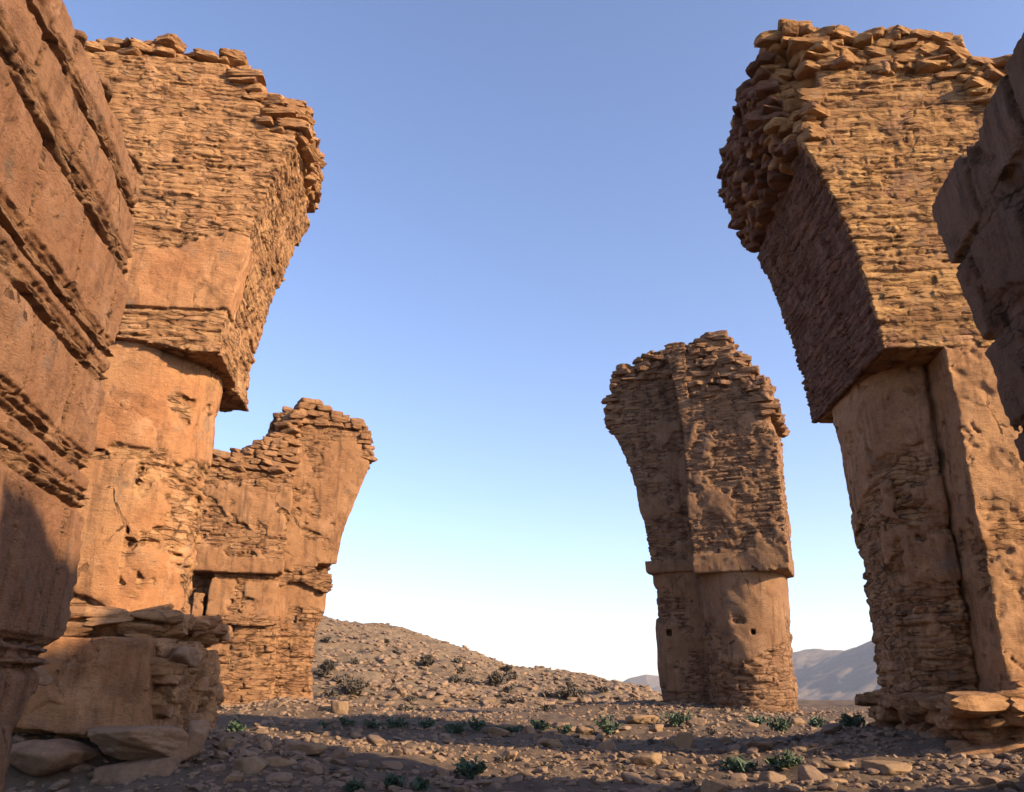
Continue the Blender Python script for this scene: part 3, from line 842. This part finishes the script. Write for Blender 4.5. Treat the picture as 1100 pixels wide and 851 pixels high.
# --- the two nearest walls, left and right of the frame
def near_left_wall():
    t = thing('ruined_wall', 'nearest stone wall along the left edge, big plastered panels between slanting stone ledges', 'ruined wall', (-4.3, 8.0, 0), 10.0)
    # local: face at x = 0 looking to +x, far end at y = 0
    bands = [(6.12, .045), (5.42, .09), (4.38, .045), (4.06, .05), (3.13, .045), (2.76, .055), (1.28, .08)]
    def sdf(x, y, z):
        prof = 0 * (z + y)
        for q, (zb, hw) in enumerate(bands):
            brk = sstep(np.sin(2.3 * y + 1.7 * q) + .6 * np.sin(5.9 * y + q * 2.2) + .7, -.25, -.15)
            dz = np.abs(z - zb)
            prof = prof + .035 * brk * sstep(hw - dz, -.012, .012) - .05 * sstep(.022 - np.abs(z - zb - .1 * hw), -.01, .01) - .045 * sstep(.035 - np.abs(dz - hw - .035), -.012, .012)
        end = .06 * np.sin(2.1 * z) + .3 * sstep(-z, -1.6, -1.2) + .3 * sstep(-z, -1.15, -.6)
        return mx(x - prof, -1.5 - x, y + end, -6.2 - y, -.5 - z, z - 6.78)
    def pla(x, y, z):
        v = 1.75 + 0 * (x + y)
        for zb, hw in bands:
            v = v - 2.4 * sstep(hw + .045 - np.abs(z - zb), 0, .03)
        row = np.searchsorted(np.array([1.28, 2.92, 4.2, 5.42, 6.12]), z)
        q = y / 1.05 + row * .43 + .03 * np.sin(5 * z)
        fr = q - np.floor(q)
        return v - 1.7 * sstep(.065 - np.minimum(fr, 1 - fr), 0, .04)
    solid('masonry', t, (-1.5, -6.2, -.5), (.15, 0, 6.85), .021, sdf,
          dict(seed=43, h=(.07, .13), l=(.5, 1.2), plaster=pla, j=.02, tilt=.03, strata=.012, e1=.025, e2=.015, g=.04, poff=.022, pits=.02, crack=.03, pl_rough=1.5,
               rubble=lambda x, y, z: sstep(z, 6.5, 6.6), ramp=.1, stone=(.6, .6, .12)), M_WALL)
    return t
near_left_wall()

def near_right_pier():
    t = thing('ruined_pier', 'dark shaded stone pier cut off by the right edge, large blocks with open joints', 'ruined pier', (5.46, 8.77, 0), -9.6)
    # local: face at x = 0 looking to -x, far end at y = 0
    def sdf(x, y, z):
        e = .0 - .75 * np.clip((6.6 - z) / 3.5, 0, 1.6)
        return mx(-x - .05 * np.clip(z - 4.6, 0, 3), x - 2.2, y - e, -7.0 - y, -.5 - z, z - 6.75 - .05 * x + (.55 + .12 * np.sin(4 * y)) * sstep(-y, 2.9, 3.3))  # unseen rear length added and its top shaped to shade the left side
    def pla(x, y, z):
        v = .72 + 0 * (x + y)
        for zb in (5.75, 4.62, 3.5, 2.3):
            v = v - 1.6 * sstep(.09 - np.abs(z + .1 * y - zb), 0, .05)
        cell = y / 1.25 + np.floor((z + .1 * y) * .87) * .37
        fr = cell - np.floor(cell)
        return v - 1.3 * sstep(.06 - np.minimum(fr, 1 - fr), 0, .04)
    solid('masonry', t, (-.2, -7.0, -.5), (2.2, .1, 6.9), .028, sdf,
          dict(seed=53, h=(.14, .3), l=(.35, .9), plaster=pla, j=.05, tilt=.05, g=.05, e1=.03, e2=.012, poff=.06, pits=.025, strata=.015, pedge=.35, pl_rough=1.8), M_DARK)
    return t
near_right_pier()

# ------------------------------------------------------------------ stones, gravel and plants
def pix_dir(px, py):
    a = (px - 550) / 870; b = (py - 425.5) / 870
    t = R(19.9); s_, c_ = math.sin(t), math.cos(t)
    return np.array([a, c_ + s_ * b, s_ - c_ * b])

def on_ground(px, py, f=None, far=110):
    """the point of the ground seen at a place of the photograph"""
    f = f or gz
    d = pix_dir(px, py)
    k = np.linspace(5, far, 4000)
    zz = f((k * d[0]).astype(F32), (k * d[1]).astype(F32))
    hit = np.nonzero(1 + k * d[2] < zz)[0]
    i = hit[0] if len(hit) else len(k) - 1
    return k[i] * d[0], k[i] * d[1], float(zz[i]), k[i]

def rock(name, label, cat, px, py, wpx, hpx, depth=.8, seed=0, rotz=0, group=None, tilt=(0, 0), sink=.25, loc=None, mat=None, n=4, facets=14):
    if loc is None:
        x, y, z, k = on_ground(px, py)
    else:
        x, y, z = loc; k = y * .98
    w = wpx * k / 870; h = hpx * k / 870
    v, f = rock_shape(n, seed, (w * 1.12, w * depth, h * 1.35), facets)
    me = mesh_from(name, v, f, mat or M_ROCK, smooth=True)
    a = me.attributes.new('tone', 'FLOAT', 'POINT'); a.data.foreach_set('value', np.full(len(v), (seed * .37) % 1, F32))
    o = bpy.data.objects.new(name, me); C.objects.link(o)
    o.location = (x, y, z + h * (.5 - sink)); o.rotation_euler = (R(tilt[0]), R(tilt[1]), R(rotz))
    return tag(o, label, cat, group)

# large stones at the foot of the left pier
rock('stone_slab', 'large flat pale slab jutting out under the big smooth plinth block of the left pier', 'stone', 0, 0, 108, 27, .9, 5, 4, loc=(-4.55, 10.8, .40), sink=.5, tilt=(0, 3), n=5, facets=18, mat=M_SLAB)
rock('boulder', 'big striped boulder lowest at the left, under the pale jutting slab', 'stone', 0, 0, 92, 46, .8, 17, -6, loc=(-4.45, 10.5, -.08), sink=.5, tilt=(4, -8), n=5, mat=M_SLAB)
rock('stone_block', 'squarish pale block at the right end of the large flat slab', 'stone', 0, 0, 26, 30, 1, 8, 10, loc=(-3.95, 10.95, .42), sink=.5, mat=M_SLAB)
rock('stone', 'rounded stone end sticking out of the rubble beside the smooth plinth block', 'stone', 0, 0, 36, 20, 1.2, 9, 20, loc=(-4.5, 11.55, 1.4), sink=.5, mat=M_SLAB)
rock('stone', 'dark long stone lying in the hollow under the smooth plinth block at far left', 'stone', 0, 0, 80, 26, .8, 11, 0, loc=(-5.6, 10.6, .25), sink=.5, mat=M_SLAB)
rock('stone', 'small narrow slab poking out at the left frame edge beside the smooth plinth block', 'stone', 0, 0, 44, 15, .8, 12, -8, loc=(-4.75, 8.35, 1.15), sink=.5, tilt=(0, 14), mat=M_SLAB)
# lone stones
for k_, (lab, px, py, w, h) in enumerate([
    ('wide flat tan stone lying alone on the bare ground left of the right pier', 694, 822, 36, 16),
    ('upright pointed pale stone standing on the bare ground near the middle right pier', 737, 805, 19, 19),
    ('small pale stone just left of the upright pointed stone', 720, 801, 11, 8),
    ('long flat orange stone at the left foot of the middle right pier', 686, 776, 30, 10),
    ('low grey stone between the orange stone and the dark green bush at the pier foot', 706, 785, 16, 7),
    ('flat tan stone in front of the row of green plants', 590, 801, 26, 9),
    ('pale squarish stone beside the right foot of the orange far left pier', 366, 767, 17, 18),
    ('flat pale stone left of the squarish stone by the far left pier', 350, 764, 18, 9),
    ('long low stone on the earth bank in front of the far left pier', 330, 808, 42, 11),
    ('broad brown stone on the earth bank near the left pier', 268, 828, 40, 18),
    ('dark brown stone right of the broad stone on the earth bank', 300, 824, 26, 14),
    ('pale round stone at the foot of the left pier beside the squarish block', 243, 806, 16, 13),
    ('flat stone half buried near the base of the right pier', 905, 826, 34, 9),
    ('broad grey stone at the bottom edge below the low green plants', 765, 851, 30, 14),
    ('long thin brown stone in front of the right pier plinth', 955, 829, 46, 12),
    ('orange stone at the right foot of the middle right pier beside green plants', 856, 779, 16, 9)]):
    rock('stone', lab, 'stone', px, py, w, h, .8, 100 + k_, (k_ * 53) % 60 - 30, tilt=((k_ * 7) % 11 - 5, (k_ * 5) % 9 - 4))
rng = random.Random(5)
spots = [(565, 788), (603, 780), (617, 786), (632, 789), (640, 795), (548, 785), (575, 793), (672, 783), (660, 790), (530, 790), (745, 782), (770, 779), (800, 783), (890, 780), (900, 786),
         (480, 800), (440, 812), (405, 800), (380, 792), (350, 790), (310, 796), (285, 803), (360, 815), (415, 825), (545, 815), (600, 815), (640, 825), (560, 838), (610, 842), (680, 840), (720, 838), (830, 840), (870, 836), (900, 842), (340, 830), (300, 840), (250, 838), (520, 845), (470, 832), (650, 806), (780, 800), (820, 806)]
for k_, (px, py) in enumerate(spots):
    w = rng.uniform(9, 20) * (1 + (py - 780) / 120)
    rock('stone', 'brown stone in the loose scatter across the bare ground between the piers', 'stone', px + rng.uniform(-4, 4), py + rng.uniform(-2, 2), w, w * rng.uniform(.35, .6), rng.uniform(.7, 1.1), 200 + k_, rng.uniform(-80, 80), group='loose stones on the bare ground', tilt=(rng.uniform(-8, 8), rng.uniform(-8, 8)), mat=M_RUBBLE if k_ % 3 else M_ROCK)

def scatter(name, n, pos, sizes, lvl, mat, seed, flat=.6, sink=.2):
    rs = np.random.RandomState(seed)
    V = []; Fc = []; T = []; off = 0
    shapes = [rock_shape(lvl, seed + q, (1, rs.uniform(.6, 1), rs.uniform(.4, .8) * flat / .6), 10) for q in range(14)]
    ang = rs.uniform(0, 6.283, n)
    for q in range(14):
        w = np.arange(q, n, 14)
        v, f = shapes[q]
        ca, sa = np.cos(ang[w])[:, None], np.sin(ang[w])[:, None]
        s_ = sizes[w][:, None]
        tl = rs.uniform(-.35, .35, len(w))[:, None]
        x = (v[None, :, 0] * ca - v[None, :, 1] * sa) * s_
        y = (v[None, :, 0] * sa + v[None, :, 1] * ca) * s_
        z = (v[None, :, 2] + tl * v[None, :, 0]) * s_
        P = np.stack([x + pos[w, 0][:, None], y + pos[w, 1][:, None], z + pos[w, 2][:, None] + s_ * (.3 * flat - sink * .5)], 2).reshape(-1, 3)
        V.append(P.astype(F32))
        Fc.append((f[None] + (np.arange(len(w)) * len(v))[:, None, None] + off).reshape(-1, 3))
        T.append(np.repeat(rs.uniform(0, 1, len(w)), len(v)))
        off += len(P)
    me = mesh_from(name, np.concatenate(V), np.concatenate(Fc), mat, smooth=False)
    a = me.attributes.new('tone', 'FLOAT', 'POINT'); a.data.foreach_set('value', np.concatenate(T).astype(F32))
    o = bpy.data.objects.new(name, me); C.objects.link(o)
    return struct(o, 'stuff')

rs = np.random.RandomState(77)
def fan(n, r0, r1, a0=-39, a1=39, pw=1.0):
    r = r0 * np.exp(rs.uniform(0, 1, n) ** pw * math.log(r1 / r0)); a = np.radians(rs.uniform(a0, a1, n))
    return (r * np.sin(a)).astype(F32), (r * np.cos(a)).astype(F32), r
x, y, r = fan(26000, 7, 48)
dens = rot_noise(x, y, 0 * x, 2.6, 46) + .5 * rot_noise(x, y, 0 * x, .8, 47)
keep = dens + rs.uniform(-.8, .8, len(x)) > .0
x, y, r = x[keep], y[keep], r[keep]
pos = np.stack([x, y, ground_fine(x, y)], 1)
scatter('gravel', len(x), pos, (rs.uniform(.25, 1, len(x)) ** 2.2 * .13 * (r / 14) ** .45 + .015), 1, M_RUBBLE, 300)
x, y, r = fan(2600, 7.5, 50)
for cx, cy, sd, nn_ in ((7.2, 11.6, 1.0, 260), (5.9, 14.5, .9, 160), (-4.2, 11.6, .8, 220), (-3.9, 13.6, .9, 150), (7.6, 27.2, 1.5, 260), (5.2, 28.6, 1.0, 120), (-8.2, 27.2, 1.6, 330), (-6.2, 28.2, 1.3, 200), (-3.2, 19.5, 1.8, 160), (3.0, 30, 2.2, 180)):
    x = np.append(x, rs.normal(cx, sd, nn_)).astype(F32); y = np.append(y, rs.normal(cy, sd * .8, nn_)).astype(F32)
pos = np.stack([x, y, ground_fine(x, y)], 1)
scatter('rubble_stones', len(x), pos, (rs.uniform(.3, 1, len(x)) ** 3 * .2 + .04), 2, M_RUBBLE, 330)
x, y, r = fan(15000, 38, 104, -45, 11)
pos = np.stack([x, y, np.maximum(hz(x, y), gz(x, y))], 1)
scatter('hillside_rubble', len(x), pos, (rs.uniform(.2, 1, len(x)) ** 3.5 * .55 + .07), 2, M_RUBBLE, 360)

def leaf_mat(name, a, b_):
    m = bpy.data.materials.new(name); m.use_nodes = True
    nt = m.node_tree; b = nt.nodes['Principled BSDF']
    tc = node(nt, 'ShaderNodeTexCoord').outputs['Object']
    col = mixc(nt, ramp(nt, tex_noise(nt, tc, 9, 3), [(.35, 0), (.65, 1)]), a, b_)
    nt.links.new(col, b.inputs['Base Color']); b.inputs['Roughness'].default_value = .7
    return m
M_LEAF = leaf_mat('green_leaf', (.035, .07, .04), (.075, .11, .06))
M_TWIG = leaf_mat('dry_twig', (.055, .045, .035), (.11, .085, .06))

def blades(rs, n, width, height, lw, ll, spread, low=.0):
    """a tuft: leaf blades along stems that leave one root"""
    V = []; Fq = []
    stems = max(5, n // 12)
    for s_ in range(stems):
        a = rs.uniform(0, 6.283); out = rs.uniform(.15, 1) ** .7 * width * .5; hh = height * rs.uniform(.5, 1) * (1 - .45 * (out / (width * .5)) ** 2)
        for q in range(n // stems):
            t = (q + rs.uniform(0, 1)) / (n // stems) * .85 + .15
            c = np.array([math.cos(a) * out * t, math.sin(a) * out * t, hh * (t ** .75) + low])
            c += rs.normal(size=3) * .06 * width * .5
            c[2] = max(c[2], .02)
            d = np.array([math.cos(a) * .6, math.sin(a) * .6, .5]) * (.5 + spread) + rs.normal(size=3) * .7; d /= np.linalg.norm(d)
            sd = np.cross(d, rs.normal(size=3)); sd /= np.linalg.norm(sd) + 1e-6
            L_ = ll * rs.uniform(.6, 1.3); W_ = lw * rs.uniform(.7, 1.3)
            i = len(V)
            up = np.cross(sd, d) * L_ * .15
            V += [c - d * L_ * .5, c + sd * W_ * .5 + up, c + d * L_ * .5, c - sd * W_ * .5 + up]
            Fq.append((i, i + 1, i + 2, i + 3))
    return np.array(V, F32), np.array(Fq, np.int32)

def plant(label, px, py, wpx, hpx, seed, group, name='desert_plant', cat='plant', mat=None, n=170, fn=None, lw=.05, ll=.13):
    x, y, z, k = on_ground(px, py, fn)
    w = wpx * k / 870; h = hpx * k / 870
    v, f = blades(np.random.RandomState(seed), n, w, h, lw * max(1, k / 22), ll * max(1, k / 26), .5)
    me = mesh_from(name, v, f, mat or M_LEAF, smooth=False)
    o = bpy.data.objects.new(name, me); C.objects.link(o)
    o.location = (x, y, z - .02)
    return tag(o, label, cat, group)

G1 = 'green desert plants on the bare ground'
for k_, (lab, px, py, w, h) in enumerate([
    ('tall dark green bush on the open ground left of the middle right pier', 654, 790, 36, 24),
    ('dense dark green bush against the left foot of the middle right pier', 726, 780, 38, 20),
    ('green bush right of the foot of the middle right pier, largest of that row', 838, 787, 34, 22),
    ('small green tuft at the right foot of the middle right pier', 814, 780, 22, 14),
    ('green tuft in front of the mountain between the two right piers', 878, 782, 28, 15),
    ('round green bush at the left foot of the right pier', 917, 782, 34, 17),
    ('low sprawling green plant on the ground left of the right pier plinth', 795, 829, 44, 16),
    ('thin green sprigs spreading right of the low sprawling plant', 842, 826, 40, 22),
    ('thin branching green plant alone on the bare ground below the hill', 506, 834, 38, 22),
    ('green sprig at the bottom edge, right one of the pair', 452, 850, 24, 16),
    ('leafy green sprig at the bottom edge, left one of the pair', 422, 846, 30, 14),
    ('small green tuft at the bottom edge left of the pair of sprigs', 382, 850, 20, 14),
    ('small green tuft between the left pier and the far left pier foot', 252, 786, 22, 12)]):
    plant(lab, px, py, w, h, 400 + k_, G1, n=int(90 + w * 4))
for k_, (px, py, w, h) in enumerate([(345, 783, 14, 9), (372, 779, 22, 10), (398, 782, 30, 12), (425, 782, 30, 12), (456, 782, 26, 12), (488, 787, 36, 12), (512, 785, 26, 15), (532, 788, 18, 9), (556, 787, 26, 11), (580, 784, 28, 14), (607, 787, 20, 10)]):
    plant('low green tuft in the row of plants along the foot of the hill', px, py, w, h, 450 + k_, 'row of green tufts below the hill', n=int(60 + w * 3))
for k_, (lab, px, py, w, h) in enumerate([
    ('large dark scrub bush low on the hillside right of the far left pier', 378, 746, 46, 20),
    ('dark round scrub bush high on the hillside', 458, 716, 18, 12),
    ('dark scrub bush on the middle of the hillside, right of the high round one', 534, 738, 28, 18),
    ('low dark scrub bush near the right end of the hill crest', 612, 750, 40, 14),
    ('small dry scrub bush against the far left pier', 352, 722, 20, 14)]):
    plant(lab, px, py, w, h, 480 + k_, 'dark scrub bushes on the hillside', name='scrub_bush', cat='bush', mat=M_TWIG, n=420, fn=lambda a, b: np.maximum(hz(a, b), gz(a, b)), lw=.05, ll=.2)

# ------------------------------------------------------------------ air
hm = bpy.data.materials.new('haze_air'); hm.use_nodes = True
hnt = hm.node_tree
hnt.nodes.remove(hnt.nodes['Principled BSDF'])
pv = hnt.nodes.new('ShaderNodeVolumePrincipled')
pv.inputs['Color'].default_value = (.80, .86, 1.0, 1)
pv.inputs['Density'].default_value = .00007
pv.inputs['Anisotropy'].default_value = .2
hnt.links.new(pv.outputs[0], hnt.nodes['Material Output'].inputs['Volume'])
hv = np.array([[a, b, c] for a in (-6000, 6000) for b in (-3000, 6000) for c in (-180, 460)], F32)
hf = np.array([[0, 1, 3, 2], [4, 6, 7, 5], [0, 4, 5, 1], [2, 3, 7, 6], [0, 2, 6, 4], [1, 5, 7, 3]], np.int32)
ho = bpy.data.objects.new('haze', mesh_from('haze', hv, hf, hm, False)); C.objects.link(ho)
struct(ho, 'stuff')
rng = random.Random(9)
for k_ in range(26):
    px = rng.uniform(345, 690)
    top = np.interp(px, [345, 480, 560, 640, 700], [672, 695, 720, 735, 742])
    py = top + 5 + rng.uniform(0, 1) ** .8 * (768 - top - 8)
    w = rng.uniform(8, 20) * (.6 + .6 * (py - 670) / 100)
    plant('small dusty scrub bush in the scatter over the stony hillside', px, py, w, w * rng.uniform(.4, .65), 520 + k_, 'small scrub over the hillside', name='scrub_bush', cat='bush', mat=M_TWIG, n=150, fn=lambda a, b: np.maximum(hz(a, b), gz(a, b)), lw=.05, ll=.18)
for k_, (px, py) in enumerate([(470, 812), (536, 818), (585, 828), (625, 802), (700, 800), (765, 790), (360, 832), (308, 818), (740, 846), (880, 812), (855, 800), (668, 828)]):
    w = rng.uniform(12, 24)
    plant('low dry grey twiggy tuft on the bare earth between the stones', px, py, w, w * .5, 560 + k_, 'dry tufts on the bare ground', name='dry_shrub', cat='plant', mat=M_TWIG, n=90, lw=.02, ll=.14)
print('built in %.1fs' % (time.time() - T0))
